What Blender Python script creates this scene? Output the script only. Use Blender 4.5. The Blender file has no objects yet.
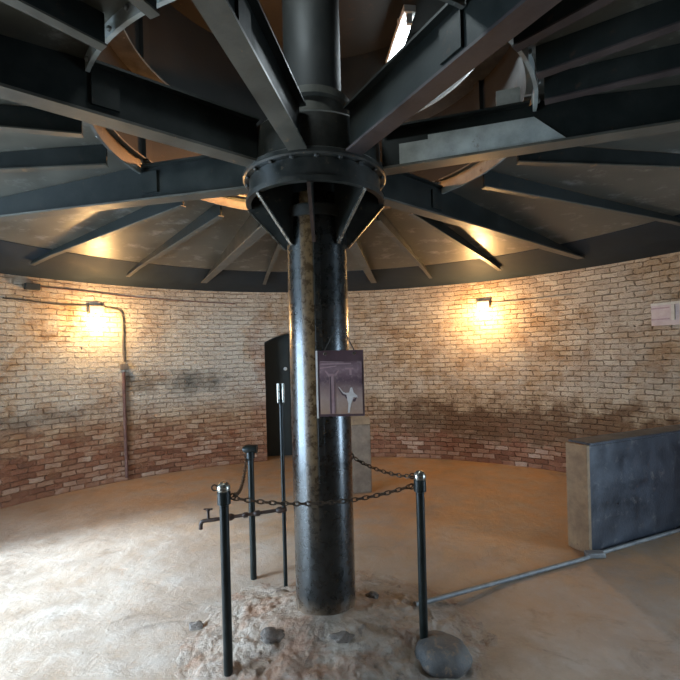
import bpy, bmesh, math, random
from mathutils import Vector, Matrix, noise

random.seed(4)
S = bpy.context.scene
COL = S.collection
PI = math.pi
CX, CY, R = -0.11, 2.62, 4.37          # centre and radius of the round room
WT = 0.5                               # wall thickness
HW = 2.78                              # wall height

# ------------------------------------------------------------------ materials
def new_mat(name):
    m = bpy.data.materials.new(name); m.use_nodes = True
    nt = m.node_tree
    b = nt.nodes['Principled BSDF']
    return m, nt, b

def ramp(nt, stops):
    r = nt.nodes.new('ShaderNodeValToRGB')
    el = r.color_ramp.elements
    el[0].position, el[0].color = stops[0][0], (*stops[0][1], 1)
    el[1].position, el[1].color = stops[-1][0], (*stops[-1][1], 1)
    for p, c in stops[1:-1]:
        e = el.new(p); e.color = (*c, 1)
    return r

def noise_tex(nt, scale, detail=6, rough=0.6, vec=None, dist=0.0):
    n = nt.nodes.new('ShaderNodeTexNoise')
    n.inputs['Scale'].default_value = scale
    n.inputs['Detail'].default_value = detail
    n.inputs['Roughness'].default_value = rough
    n.inputs['Distortion'].default_value = dist
    if vec: nt.links.new(vec, n.inputs['Vector'])
    return n

def mixc(nt, fac, a, b, mode='MIX'):
    m = nt.nodes.new('ShaderNodeMix'); m.data_type = 'RGBA'; m.blend_type = mode
    for sock, v in ((m.inputs[0], fac), (m.inputs[6], a), (m.inputs[7], b)):
        if hasattr(v, 'is_output'): nt.links.new(v, sock)
        elif isinstance(v, (int, float)): sock.default_value = v
        else: sock.default_value = (*v, 1)
    return m.outputs[2]

def maprange(nt, v, a, b, c=0.0, d=1.0):
    m = nt.nodes.new('ShaderNodeMapRange')
    m.inputs[1].default_value, m.inputs[2].default_value = a, b
    m.inputs[3].default_value, m.inputs[4].default_value = c, d
    nt.links.new(v, m.inputs[0])
    return m.outputs[0]

def math_n(nt, op, a, b=0.0):
    m = nt.nodes.new('ShaderNodeMath'); m.operation = op
    for i, v in enumerate((a, b)):
        if hasattr(v, 'is_output'): nt.links.new(v, m.inputs[i])
        else: m.inputs[i].default_value = v
    return m.outputs[0]

def bump(nt, b, height, strength=0.4, dist=0.01):
    n = nt.nodes.new('ShaderNodeBump')
    n.inputs['Strength'].default_value = strength
    n.inputs['Distance'].default_value = dist
    nt.links.new(height, n.inputs['Height'])
    nt.links.new(n.outputs[0], b.inputs['Normal'])

def paint(name, c1, c2, rough=(0.35, 0.6), metal=0.0, scale=6, spots=None, spot_at=(0.62, 0.7), bmp=0.15, spec=0.5):
    """worn paint / rust: two noise-mixed colours plus an optional third in spots"""
    m, nt, b = new_mat(name)
    tc = nt.nodes.new('ShaderNodeTexCoord').outputs['Object']
    n = noise_tex(nt, scale, 8, 0.65, tc)
    r = ramp(nt, [(0.35, c1), (0.68, c2)])
    nt.links.new(n.outputs[0], r.inputs[0])
    c = r.outputs[0]
    if spots:
        n2 = noise_tex(nt, scale * 2.3, 8, 0.7, tc)
        c = mixc(nt, maprange(nt, n2.outputs[0], *spot_at), c, spots)
    nt.links.new(c, b.inputs['Base Color'])
    nt.links.new(maprange(nt, n.outputs[0], 0.3, 0.7, *rough), b.inputs['Roughness'])
    b.inputs['Metallic'].default_value = metal
    b.inputs['Specular IOR Level'].default_value = spec
    n3 = noise_tex(nt, scale * 9, 4, 0.6, tc)
    bump(nt, b, n3.outputs[0], bmp, 0.004)
    return m

def emit(name, col, strength):
    m, nt, b = new_mat(name)
    b.inputs['Base Color'].default_value = (*col, 1)
    b.inputs['Emission Color'].default_value = (*col, 1)
    b.inputs['Emission Strength'].default_value = strength
    return m

M = {}
M['beam'] = paint('beam_paint', (0.006, 0.008, 0.007), (0.018, 0.02, 0.017), (0.42, 0.62), 0.0, 5, (0.035, 0.022, 0.014), spec=0.22)
M['rib'] = paint('rib_paint', (0.04, 0.038, 0.030), (0.09, 0.082, 0.063), (0.32, 0.55), 0.0, 5, (0.2, 0.12, 0.06))
M['flange_dark'] = paint('flange_dark', (0.022, 0.016, 0.015), (0.05, 0.036, 0.032), (0.45, 0.6), 0.0, 5, spec=0.3)
M['plate'] = paint('ceiling_paint', (0.085, 0.078, 0.06), (0.15, 0.138, 0.108), (0.36, 0.50), 0.45, 2.2, (0.30, 0.29, 0.26), (0.55, 0.72), 0.12)
M['skirt'] = paint('skirt_paint', (0.012, 0.018, 0.023), (0.024, 0.032, 0.038), (0.6, 0.8), 0.0, 3, spec=0.15)
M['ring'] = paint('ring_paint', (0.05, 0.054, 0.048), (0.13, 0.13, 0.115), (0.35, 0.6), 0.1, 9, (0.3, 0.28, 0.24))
M['drum'] = paint('drum_paint', (0.008, 0.010, 0.010), (0.02, 0.02, 0.018), (0.5, 0.75), 0.0, 3, (0.05, 0.028, 0.016), spec=0.3)
M['pale_lit_steel'] = paint('pale_lit_steel', (0.22, 0.23, 0.21), (0.38, 0.39, 0.36), (0.4, 0.6), 0.1, 7, (0.18, 0.15, 0.12))
M['neck'] = paint('neck_paint', (0.03, 0.03, 0.024), (0.07, 0.066, 0.052), (0.5, 0.7), 0.0, 9, spec=0.3)
M['hub'] = paint('hub_paint', (0.012, 0.014, 0.012), (0.035, 0.033, 0.027), (0.28, 0.5), 0.1, 9, (0.15, 0.11, 0.07), (0.6, 0.75))
M['bolt'] = paint('bolt_steel', (0.12, 0.12, 0.11), (0.3, 0.3, 0.27), (0.3, 0.5), 0.6, 20)
M['post'] = paint('post_paint', (0.004, 0.006, 0.005), (0.012, 0.015, 0.013), (0.28, 0.42), 0.0, 14, spec=0.3)
M['chrome'] = paint('worn_steel', (0.20, 0.19, 0.16), (0.5, 0.48, 0.42), (0.18, 0.3), 0.9, 20)
M['chain'] = paint('chain_iron', (0.03, 0.02, 0.014), (0.08, 0.055, 0.035), (0.4, 0.6), 0.5, 40)
M['tap'] = paint('tap_iron', (0.02, 0.013, 0.01), (0.06, 0.03, 0.02), (0.35, 0.55), 0.3, 30)
M['pipe'] = paint('conduit_grey', (0.10, 0.085, 0.065), (0.17, 0.14, 0.11), (0.5, 0.7), 0.0, 20)
M['pipe_rust'] = paint('conduit_rust', (0.10, 0.045, 0.035), (0.20, 0.10, 0.075), (0.5, 0.7), 0.0, 20)
M['cable'] = paint('cable_dark', (0.03, 0.025, 0.02), (0.06, 0.045, 0.03), (0.5, 0.7), 0.0, 20)
M['floorpipe'] = paint('floor_pipe_grey', (0.13, 0.13, 0.13), (0.24, 0.23, 0.21), (0.5, 0.65), 0.2, 12)
M['box'] = paint('box_dark', (0.012, 0.014, 0.012), (0.03, 0.03, 0.025), (0.5, 0.7), 0.0, 20)
M['lampbox'] = paint('lamp_housing', (0.22, 0.18, 0.13), (0.34, 0.28, 0.2), (0.5, 0.7), 0.0, 20)
M['block'] = paint('partition_front', (0.016, 0.018, 0.023), (0.052, 0.056, 0.068), (0.25, 0.45), 0.0, 4.5, (0.13, 0.12, 0.115), (0.56, 0.72), 0.5)
M['block_end'] = paint('partition_end', (0.17, 0.10, 0.05), (0.32, 0.21, 0.115), (0.6, 0.85), 0.0, 7, (0.11, 0.075, 0.05), (0.6, 0.72), 0.5)
M['pillar'] = paint('pillar_wood', (0.13, 0.09, 0.06), (0.27, 0.20, 0.14), (0.6, 0.85), 0.0, 8, (0.10, 0.07, 0.05), (0.6, 0.72), 0.5)
M['rock'] = paint('rock', (0.07, 0.055, 0.045), (0.19, 0.15, 0.12), (0.8, 0.95), 0.0, 18, (0.04, 0.035, 0.03), (0.55, 0.7), 0.8)
M['footing'] = paint('footing_concrete', (0.045, 0.042, 0.042), (0.12, 0.105, 0.09), (0.5, 0.8), 0.0, 11, (0.2, 0.13, 0.08), (0.53, 0.68), 0.9)
M['door'] = paint('door_dark', (0.008, 0.012, 0.010), (0.02, 0.026, 0.022), (0.5, 0.7), 0.0, 5)
M['bulb_warm'] = emit('bulb_warm', (1.0, 0.62, 0.22), 60)
M['tube_cool'] = emit('tube_cool', (0.86, 0.95, 1.0), 14)
M['white_paint'] = paint('white_enamel', (0.55, 0.57, 0.56), (0.7, 0.72, 0.7), (0.3, 0.5), 0.0, 10)
M['string'] = paint('string_dark', (0.03, 0.025, 0.02), (0.05, 0.04, 0.03), (0.7, 0.9), 0.0, 40)

# column: black iron, worn to bare grey in flecks, a rusty streak down the seam
def column_mat():
    m, nt, b = new_mat('column_iron')
    tcn = nt.nodes.new('ShaderNodeTexCoord'); tc = tcn.outputs['Object']
    n = noise_tex(nt, 22, 9, 0.7, tc)
    r = ramp(nt, [(0.40, (0.004, 0.005, 0.0045)), (0.62, (0.009, 0.010, 0.009)), (0.78, (0.05, 0.048, 0.042))])
    nt.links.new(n.outputs[0], r.inputs[0])
    sep = nt.nodes.new('ShaderNodeSeparateXYZ'); nt.links.new(tc, sep.inputs[0])
    # low part of the shaft is dusted with earth where it meets the mound
    n2 = noise_tex(nt, 9, 6, 0.7, tc)
    low = math_n(nt, 'ADD', sep.outputs[2], math_n(nt, 'MULTIPLY', n2.outputs[0], 0.22))
    dust = maprange(nt, low, 0.34, 0.2, 0.0, 0.85)
    # rusty streak
    ang = math_n(nt, 'ARCTAN2', sep.outputs[0], math_n(nt, 'MULTIPLY', sep.outputs[1], -1.0))
    d = math_n(nt, 'ABSOLUTE', math_n(nt, 'ADD', ang, 0.30))
    streak = maprange(nt, math_n(nt, 'ADD', d, math_n(nt, 'MULTIPLY', n.outputs[0], 0.12)), 0.30, 0.24)
    up = maprange(nt, sep.outputs[2], 0.5, 1.2)
    c = mixc(nt, math_n(nt, 'MULTIPLY', math_n(nt, 'MULTIPLY', streak, up), 0.9), r.outputs[0], mixc(nt, maprange(nt, n.outputs[0], 0.4, 0.65), (0.05, 0.026, 0.010), (0.17, 0.095, 0.036)))
    nt.links.new(maprange(nt, math_n(nt, 'MULTIPLY', streak, up), 0.0, 1.0, 0.6, 0.05), b.inputs['Coat Weight'])
    c = mixc(nt, dust, c, (0.20, 0.12, 0.065))
    b.inputs['Coat Weight'].default_value = 0.6; b.inputs['Coat Roughness'].default_value = 0.18
    nt.links.new(c, b.inputs['Base Color'])
    nt.links.new(maprange(nt, n.outputs[0], 0.35, 0.7, 0.20, 0.42), b.inputs['Roughness'])
    b.inputs['Metallic'].default_value = 0.1
    n3 = noise_tex(nt, 70, 5, 0.7, tc)
    bump(nt, b, n3.outputs[0], 0.2, 0.004)
    return m
M['column'] = column_mat()

def brick_mat():
    m, nt, b = new_mat('old_brick')
    uv = nt.nodes.new('ShaderNodeUVMap'); uv.uv_map = 'UVMap'
    u = uv.outputs[0]
    nw = noise_tex(nt, 5.0, 8, 0.7, u)
    vm = nt.nodes.new('ShaderNodeVectorMath'); vm.operation = 'SUBTRACT'
    nt.links.new(nw.outputs[1], vm.inputs[0]); vm.inputs[1].default_value = (0.5, 0.5, 0.5)
    vs = nt.nodes.new('ShaderNodeVectorMath'); vs.operation = 'MULTIPLY'; vs.inputs[1].default_value = (0.12, 0.06, 0)
    nt.links.new(vm.outputs[0], vs.inputs[0])
    va = nt.nodes.new('ShaderNodeVectorMath'); va.operation = 'ADD'
    nt.links.new(u, va.inputs[0]); nt.links.new(vs.outputs[0], va.inputs[1])
    v = va.outputs[0]
    br = nt.nodes.new('ShaderNodeTexBrick')
    nt.links.new(v, br.inputs['Vector'])
    br.inputs['Scale'].default_value = 1.0
    br.inputs['Brick Width'].default_value = 0.175
    br.inputs['Row Height'].default_value = 0.067
    br.inputs['Mortar Size'].default_value = 0.0075
    br.inputs['Mortar Smooth'].default_value = 0.75
    br.inputs['Color1'].default_value = (0, 0, 0, 1)
    br.inputs['Color2'].default_value = (1, 1, 1, 1)
    br.inputs['Mortar'].default_value = (0.4, 0.4, 0.4, 1)
    sep = nt.nodes.new('ShaderNodeSeparateXYZ'); nt.links.new(u, sep.inputs[0])
    ux, z = sep.outputs[0], sep.outputs[1]
    big = noise_tex(nt, 0.9, 9, 0.66, u, 0.4)
    mid = noise_tex(nt, 4.2, 9, 0.7, v)
    fine = noise_tex(nt, 30, 7, 0.72, v)
    mul = lambda a, c: math_n(nt, 'MULTIPLY', a, c)
    add = lambda a, c: math_n(nt, 'ADD', a, c)
    pale = ramp(nt, [(0.25, (0.21, 0.125, 0.065)), (0.5, (0.39, 0.27, 0.165)), (0.75, (0.55, 0.43, 0.30))])
    red = ramp(nt, [(0.15, (0.12, 0.05, 0.03)), (0.42, (0.25, 0.105, 0.06)), (0.62, (0.35, 0.19, 0.12)), (0.85, (0.50, 0.37, 0.29))])
    fac = add(mul(br.outputs['Color'], 0.5), mul(mid.outputs[0], 0.55))
    nt.links.new(add(mul(br.outputs['Color'], 0.2), mul(mid.outputs[0], 0.85)), pale.inputs[0]); nt.links.new(fac, red.inputs[0])
    zz = add(z, mul(math_n(nt, 'SUBTRACT', mid.outputs[0], 0.5), 1.3))
    # bare red brick low on the wall, higher on the left; and a red margin at the arched doorway
    lim = maprange(nt, ux, -3.6, 0.0, 0.72, 0.5)
    redness = maprange(nt, math_n(nt, 'SUBTRACT', zz, lim), 0.35, -0.25, 0.0, 0.95)
    dj = math_n(nt, 'ABSOLUTE', math_n(nt, 'SUBTRACT', ux, math.radians(-15.2) * R))
    jam = mul(maprange(nt, dj, 0.19, 0.10), maprange(nt, zz, 2.25, 1.9, 0.0, 0.75))
    redness = math_n(nt, 'MAXIMUM', redness, jam)
    c = mixc(nt, redness, pale.outputs[0], red.outputs[0])
    # remains of whitewash, mostly at mid height
    wz = mul(maprange(nt, z, 0.75, 1.15), maprange(nt, z, 2.75, 2.1, 0.35, 1.0))
    wl = mul(maprange(nt, ux, -3.6, -2.9), maprange(nt, ux, -1.0, -1.5))
    wash = mul(maprange(nt, add(add(mul(big.outputs[0], 0.7), mul(mid.outputs[0], 0.3)), mul(wl, 0.09)), 0.41, 0.53), wz)
    side = maprange(nt, ux, 0.5, -1.5, 0.42, 0.95)
    c = mixc(nt, mul(mul(wash, side), maprange(nt, fine.outputs[0], 0.3, 0.55, 0.55, 1.0)), c, (0.52, 0.51, 0.465))
    nb = noise_tex(nt, 1.6, 8, 0.72, u)
    c = mixc(nt, maprange(nt, nb.outputs[0], 0.52, 0.68, 0.0, 0.55), c, (0.27, 0.145, 0.07))
    soot = noise_tex(nt, 1.4, 9, 0.74, v, 0.6)
    c = mixc(nt, maprange(nt, soot.outputs[0], 0.62, 0.76, 0.0, 0.6), c, (0.085, 0.08, 0.07))
    for (pu, pz, ru, rz, st) in ((-2.13, 1.30, 0.55, 0.24, 0.92), (-2.85, 1.30, 0.30, 0.22, 0.6), (-4.1, 0.95, 0.8, 0.13, 0.6)):
        du = math_n(nt, 'DIVIDE', math_n(nt, 'SUBTRACT', ux, pu), ru)
        dz = math_n(nt, 'DIVIDE', math_n(nt, 'SUBTRACT', z, pz), rz)
        q = add(add(mul(du, du), mul(dz, dz)), mul(mid.outputs[0], 2.6))
        c = mixc(nt, maprange(nt, q, 2.2, 1.0, 0.0, st), c, (0.06, 0.065, 0.06))
    # dark band low on the right-hand wall
    band = mul(mul(maprange(nt, zz, 0.98, 0.72), maprange(nt, zz, 0.30, 0.5)), maprange(nt, ux, 0.3, 1.2, 0.0, 0.8))
    c = mixc(nt, band, c, (0.13, 0.07, 0.035))
    # joints: eroded and dark in most places, filled in others
    mn = maprange(nt, noise_tex(nt, 6.0, 7, 0.72, u).outputs[0], 0.42, 0.62, 0.08, 1.0)
    joint = mul(br.outputs['Fac'], mn)
    c = mixc(nt, mul(joint, mul(maprange(nt, math_n(nt, 'SUBTRACT', wash, redness), 0.0, 1.0, 0.85, 0.22), 0.8)), c, (0.11, 0.068, 0.045))
    c = mixc(nt, maprange(nt, fine.outputs[0], 0.35, 0.75, 0.0, 0.6), c, (0.66, 0.58, 0.46), 'OVERLAY')
    # holes where mortar has dropped out
    hole = mul(maprange(nt, noise_tex(nt, 13, 5, 0.6, u).outputs[0], 0.62, 0.68), br.outputs['Fac'])
    c = mixc(nt, mul(hole, 0.85), c, (0.03, 0.018, 0.012))
    nt.links.new(c, b.inputs['Base Color'])
    b.inputs['Roughness'].default_value = 0.88
    b.inputs['Specular IOR Level'].default_value = 0.3
    h = math_n(nt, 'SUBTRACT', add(mul(mid.outputs[0], 1.2), mul(fine.outputs[0], 0.55)), add(mul(joint, 1.0), mul(hole, 0.8)))
    h = add(h, mul(br.outputs['Color'], 0.3))
    bump(nt, b, h, 1.0, 0.05)
    return m
M['brick'] = brick_mat()

def floor_mat(name, mound=False):
    m, nt, b = new_mat(name)
    tc = nt.nodes.new('ShaderNodeNewGeometry').outputs['Position']
    a = noise_tex(nt, 1.1, 9, 0.66, tc, 0.5)
    c0 = noise_tex(nt, 5.5, 10, 0.72, tc, 0.3)
    f = noise_tex(nt, 38, 7, 0.75, tc)
    r = ramp(nt, [(0.34, (0.19, 0.14, 0.10)), (0.48, (0.28, 0.22, 0.17)), (0.56, (0.335, 0.275, 0.22)), (0.70, (0.40, 0.345, 0.29))])
    nt.links.new(math_n(nt, 'ADD', math_n(nt, 'MULTIPLY', a.outputs[0], 0.55), math_n(nt, 'MULTIPLY', c0.outputs[0], 0.45)), r.inputs[0])
    c = r.outputs[0]
    st = noise_tex(nt, 2.3, 10, 0.74, tc, 1.0)
    c = mixc(nt, maprange(nt, st.outputs[0], 0.54, 0.66, 0.0, 0.65), c, (0.12, 0.088, 0.065))
    st2 = noise_tex(nt, 2.9, 9, 0.75, tc, 0.3)
    sp = nt.nodes.new('ShaderNodeSeparateXYZ'); nt.links.new(tc, sp.inputs[0])
    away = maprange(nt, math_n(nt, 'ADD', math_n(nt, 'ADD', sp.outputs[1], math_n(nt, 'MULTIPLY', sp.outputs[0], 0.5)), math_n(nt, 'MULTIPLY', st.outputs[0], 1.6)), 3.6, 5.2, 0.12, 0.85)
    c = mixc(nt, math_n(nt, 'MULTIPLY', maprange(nt, st2.outputs[0], 0.36, 0.60), away), c, (0.40, 0.225, 0.105))  # warm lamplight toward the back right is painted into these orange stains
    st3 = noise_tex(nt, 14, 8, 0.75, tc, 0.6)
    c = mixc(nt, maprange(nt, st3.outputs[0], 0.62, 0.70, 0.0, 0.6), c, (0.10, 0.08, 0.06))
    c = mixc(nt, maprange(nt, f.outputs[0], 0.56, 0.72, 0.0, 0.3), c, (0.46, 0.41, 0.36))
    if mound:
        rk = noise_tex(nt, 8, 10, 0.76, tc, 0.4)
        c = mixc(nt, maprange(nt, rk.outputs[0], 0.5, 0.64, 0.0, 0.7), c, (0.40, 0.33, 0.26))
        c = mixc(nt, maprange(nt, rk.outputs[0], 0.45, 0.36, 0.0, 0.8), c, (0.09, 0.06, 0.042))
        rk2 = noise_tex(nt, 3.0, 8, 0.7, tc, 0.4)
        c = mixc(nt, maprange(nt, rk2.outputs[0], 0.5, 0.62, 0.0, 0.65), c, (0.26, 0.12, 0.06))
    nt.links.new(c, b.inputs['Base Color'])
    nt.links.new(maprange(nt, c0.outputs[0], 0.35, 0.65, 0.38, 0.72), b.inputs['Roughness'])
    h = math_n(nt, 'ADD', math_n(nt, 'MULTIPLY', c0.outputs[0], 1.0), math_n(nt, 'MULTIPLY', f.outputs[0], 0.22))
    bump(nt, b, h, 0.6 if not mound else 1.0, 0.02 if not mound else 0.04)
    return m
M['floor'] = floor_mat('earth_concrete')
M['mound'] = floor_mat('rubble_concrete', True)

# ------------------------------------------------------------------ mesh helpers
def link(name, bm, mat, parent=None, smooth=False, loc=None):
    me = bpy.data.meshes.new(name)
    bmesh.ops.recalc_face_normals(bm, faces=bm.faces[:])
    bm.to_mesh(me); bm.free()
    if smooth:
        for p in me.polygons: p.use_smooth = True
        try: me.set_sharp_from_angle(angle=math.radians(40))
        except Exception: pass
    o = bpy.data.objects.new(name, me); COL.objects.link(o)
    if mat: me.materials.append(M[mat] if isinstance(mat, str) else mat)
    if parent: o.parent = parent
    if loc: o.location = loc
    return o

def tag(o, label, cat, group=None):
    o['label'] = label; o['category'] = cat
    if group: o['group'] = group
    return o

def thing(name, label, cat, loc=(0, 0, 0), rotz=0.0, group=None):
    o = bpy.data.objects.new(name, None); COL.objects.link(o)
    o.empty_display_size = 0.1
    o.location = loc; o.rotation_euler = (0, 0, rotz)
    return tag(o, label, cat, group)

def struct(name, bm, mat, smooth=False, loc=None):
    o = link(name, bm, mat, None, smooth, loc); o['kind'] = 'structure'
    return o

def box(bm, x0, x1, y0, y1, z0, z1, bevel=0.0, mtx=None):
    vs = [bm.verts.new((x, y, z)) for x in (x0, x1) for y in (y0, y1) for z in (z0, z1)]
    idx = [(0, 1, 3, 2), (4, 6, 7, 5), (0, 4, 5, 1), (2, 3, 7, 6), (0, 2, 6, 4), (1, 5, 7, 3)]
    fs = [bm.faces.new([vs[i] for i in f]) for f in idx]
    if bevel:
        es = list({e for f in fs for e in f.edges})
        r = bmesh.ops.bevel(bm, geom=es, offset=bevel, segments=2, affect='EDGES', profile=0.5)
        vs = list({v for f in r['faces'] for v in f.verts} | {v for v in vs if v.is_valid})
    if mtx is not None:
        bmesh.ops.transform(bm, matrix=mtx, verts=[v for v in vs if v.is_valid])

def lathe(bm, prof, seg=32, c=(0, 0, 0), a0=0.0, a1=2 * PI, close=False):
    """revolve (r, z) profile about z at c; close = closed profile (solid ring)"""
    full = abs(a1 - a0 - 2 * PI) < 1e-6
    n = seg if full else seg + 1
    rows = []
    for i in range(n):
        a = a0 + (a1 - a0) * i / seg
        rows.append([bm.verts.new((c[0] + r * math.cos(a), c[1] + r * math.sin(a), c[2] + z)) for r, z in prof])
    m = len(prof)
    for i in range(seg):
        A, B = rows[i], rows[(i + 1) % n]
        for j in range(m if close else m - 1):
            k = (j + 1) % m
            bm.faces.new((A[j], B[j], B[k], A[k]))
    if not close and full:
        for j, flip in ((0, True), (m - 1, False)):
            if prof[j][0] > 1e-4:
                bm.faces.new([row[j] for row in (rows[::-1] if flip else rows)])
    if close and not full:
        bm.faces.new(rows[0]); bm.faces.new(rows[-1][::-1])

def tube(bm, pts, r, seg=10, caps=True):
    pts = [Vector(p) for p in pts]
    n = len(pts); rings = []
    t0 = (pts[1] - pts[0]).normalized()
    up = Vector((0, 0, 1)) if abs(t0.z) < 0.9 else Vector((1, 0, 0))
    nrm = (up - t0 * up.dot(t0)).normalized()
    for i, p in enumerate(pts):
        t = ((pts[min(i + 1, n - 1)] - pts[i]).normalized() + (pts[i] - pts[max(i - 1, 0)]).normalized())
        t = t.normalized() if t.length > 1e-6 else t0
        nrm = (nrm - t * nrm.dot(t)).normalized()
        bn = t.cross(nrm)
        rr = r[i] if isinstance(r, (list, tuple)) else r
        rings.append([bm.verts.new(p + (nrm * math.cos(2 * PI * k / seg) + bn * math.sin(2 * PI * k / seg)) * rr) for k in range(seg)])
    for i in range(n - 1):
        for k in range(seg):
            l = (k + 1) % seg
            bm.faces.new((rings[i][k], rings[i][l], rings[i + 1][l], rings[i + 1][k]))
    if caps:
        bm.faces.new(rings[0][::-1]); bm.faces.new(rings[-1])

def smooth_path(pts, it=3):
    pts = [Vector(p) for p in pts]
    for _ in range(it):
        q = [pts[0]]
        for a, b in zip(pts, pts[1:]):
            q += [a.lerp(b, 0.25), a.lerp(b, 0.75)]
        q.append(pts[-1]); pts = q
    return pts

def prism(bm, poly, y0, y1):
    """extrude an (x, z) polygon from y0 to y1"""
    a = [bm.verts.new((x, y0, z)) for x, z in poly]
    b = [bm.verts.new((x, y1, z)) for x, z in poly]
    bm.faces.new(a); bm.faces.new(b[::-1])
    n = len(poly)
    for i in range(n):
        bm.faces.new((a[i], b[i], b[(i + 1) % n], a[(i + 1) % n]))

def rad(az): return math.radians(az)
def pol(az, r, z=0.0):
    """azimuth from +Y (away from the camera) clockwise, about the room's axis"""
    return Vector((CX + r * math.sin(rad(az)), CY + r * math.cos(rad(az)), z))

BM = bmesh.new

# ------------------------------------------------------------------ ground + walls
bm = BM()
lathe(bm, [(0.001, 0), (0.6, 0), (1.5, 0), (3.0, 0), (R + WT + 0.6, 0), (R + WT + 0.6, -0.2), (0.001, -0.2)], 96)
fl = struct('floor', bm, 'floor', loc=(CX, CY, 0))

# openings: (azimuth from, to, spring height, crown rise)
OPEN = [(-14.2, -0.8, 1.86, 0.16), (-122, -86, 2.1, 0.2), (96, 108, 1.9, 0.1)]  # the last two are assumed from how the daylight falls
def open_top(az):
    for a, b, h, c in OPEN:
        if a - 1e-6 <= az <= b + 1e-6:
            t = (az - (a + b) / 2) / ((b - a) / 2)
            return h + c * (1 - t * t)
    return 0.0

def wall_part(name, az0, az1):
    bm = BM(); uvl = bm.loops.layers.uv.new('UVMap')
    cuts = sorted({az0, az1} | {x for o in OPEN for x in o[:2] if az0 < x < az1})
    azs = []
    for a, b in zip(cuts, cuts[1:]):
        n = max(2, round((b - a) / 1.4))
        azs += [a + (b - a) * i / n for i in range(n)]
    azs.append(az1)
    def quad(pts, uvs):
        f = bm.faces.new([bm.verts.new(p) for p in pts])
        for l, uv in zip(f.loops, uvs): l[uvl].uv = uv
    for a, b in zip(azs, azs[1:]):
        mid = (a + b) / 2
        inside = any(o[0] < mid < o[1] for o in OPEN)
        ta, tb = (open_top(a), open_top(b)) if inside else (0, 0)
        ua, ub = rad(a) * R, rad(b) * R
        for r in (R, R + WT):
            quad([pol(a, r, ta), pol(b, r, tb), pol(b, r, HW), pol(a, r, HW)], [(ua, ta), (ub, tb), (ub, HW), (ua, HW)])
        quad([pol(a, R, HW), pol(b, R, HW), pol(b, R + WT, HW), pol(a, R + WT, HW)], [(ua, HW), (ub, HW), (ub, HW + WT), (ua, HW + WT)])
        if inside:
            quad([pol(a, R, ta), pol(b, R, tb), pol(b, R + WT, tb), pol(a, R + WT, ta)], [(ua, ta), (ub, tb), (ub, tb + WT), (ua, ta + WT)])
    for o in OPEN:
        for e, s in ((o[0], -1), (o[1], 1)):
            if az0 < e < az1:
                t = open_top(e); u0 = rad(e) * R
                quad([pol(e, R, 0), pol(e, R + WT, 0), pol(e, R + WT, t), pol(e, R, t)], [(u0, 0), (u0 + WT, 0), (u0 + WT, t), (u0, t)])
    for e in (az0, az1):
        quad([pol(e, R, 0), pol(e, R + WT, 0), pol(e, R + WT, HW), pol(e, R, HW)], [(0, 0), (WT, 0), (WT, HW), (0, HW)])
    bmesh.ops.remove_doubles(bm, verts=bm.verts[:], dist=1e-4)
    return struct(name, bm, 'brick')
wall_part('wall_left', -155, -18)
wall_part('wall_back', -18, 20)
wall_part('wall_right', 20, 155)
wall_part('wall_front', 155, 205)

# dark door leaf at the back of the arched niche, with a small pale knob
az_d = -7.5
bm = BM()
half = math.radians(6.7) * (R + 0.3)
poly = [(-half, 0.0)] + [(half, 0.0)] + [(half * (1 - 2 * i / 10), 1.84 + 0.16 * (1 - (1 - 2 * i / 10) ** 2)) for i in range(11)]
prism(bm, poly, -0.03, 0.03)
for i in range(5):
    x = -half + 2 * half * (i + 0.5) / 5
    box(bm, x - 0.085, x + 0.085, -0.042, -0.028, 0.05, 1.8)
bk = BM(); box(bk, -0.75, 0.75, 0.10, 0.25, -0.1, 2.5)  # unseen slab added behind the door to keep sky light from leaking in
nb_ = struct('wall_light_stop', bk, 'box', loc=pol(az_d, R + WT - 0.05, 0)); nb_.rotation_euler = (0, 0, -rad(az_d))
dr = struct('door_1', bm, 'door', loc=pol(az_d, R + 0.32, 0))
dr.rotation_euler = (0, 0, -rad(az_d))
bm = BM(); bmesh.ops.create_uvsphere(bm, u_segments=16, v_segments=10, radius=0.03)
k = link('door_knob', bm, 'white_paint', dr, True, (-0.19, -0.07, 1.43)); k['label'] = 'pale round knob'

# ------------------------------------------------------------------ ceiling
ROP = 1.2
def zc(r): return 2.90 - (r - ROP) * (0.16 / 2.4)      # ceiling cone
bm = BM()
lathe(bm, [(ROP + 0.005, zc(ROP)), (2.4, zc(2.4)), (3.35, zc(3.35)), (3.35, zc(3.35) + 0.05), (ROP + 0.005, zc(ROP) + 0.05)], 120, close=True)
struct('ceiling', bm, 'plate', True, loc=(CX, CY, 0))
bm = BM()
lathe(bm, [(3.3, zc(3.3) - 0.004), (R + 0.1, 2.635), (R + 0.1, 2.79), (3.3, 2.81)], 120, close=True)
struct('trim_1', bm, 'skirt', True, loc=(CX, CY, 0))

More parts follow.
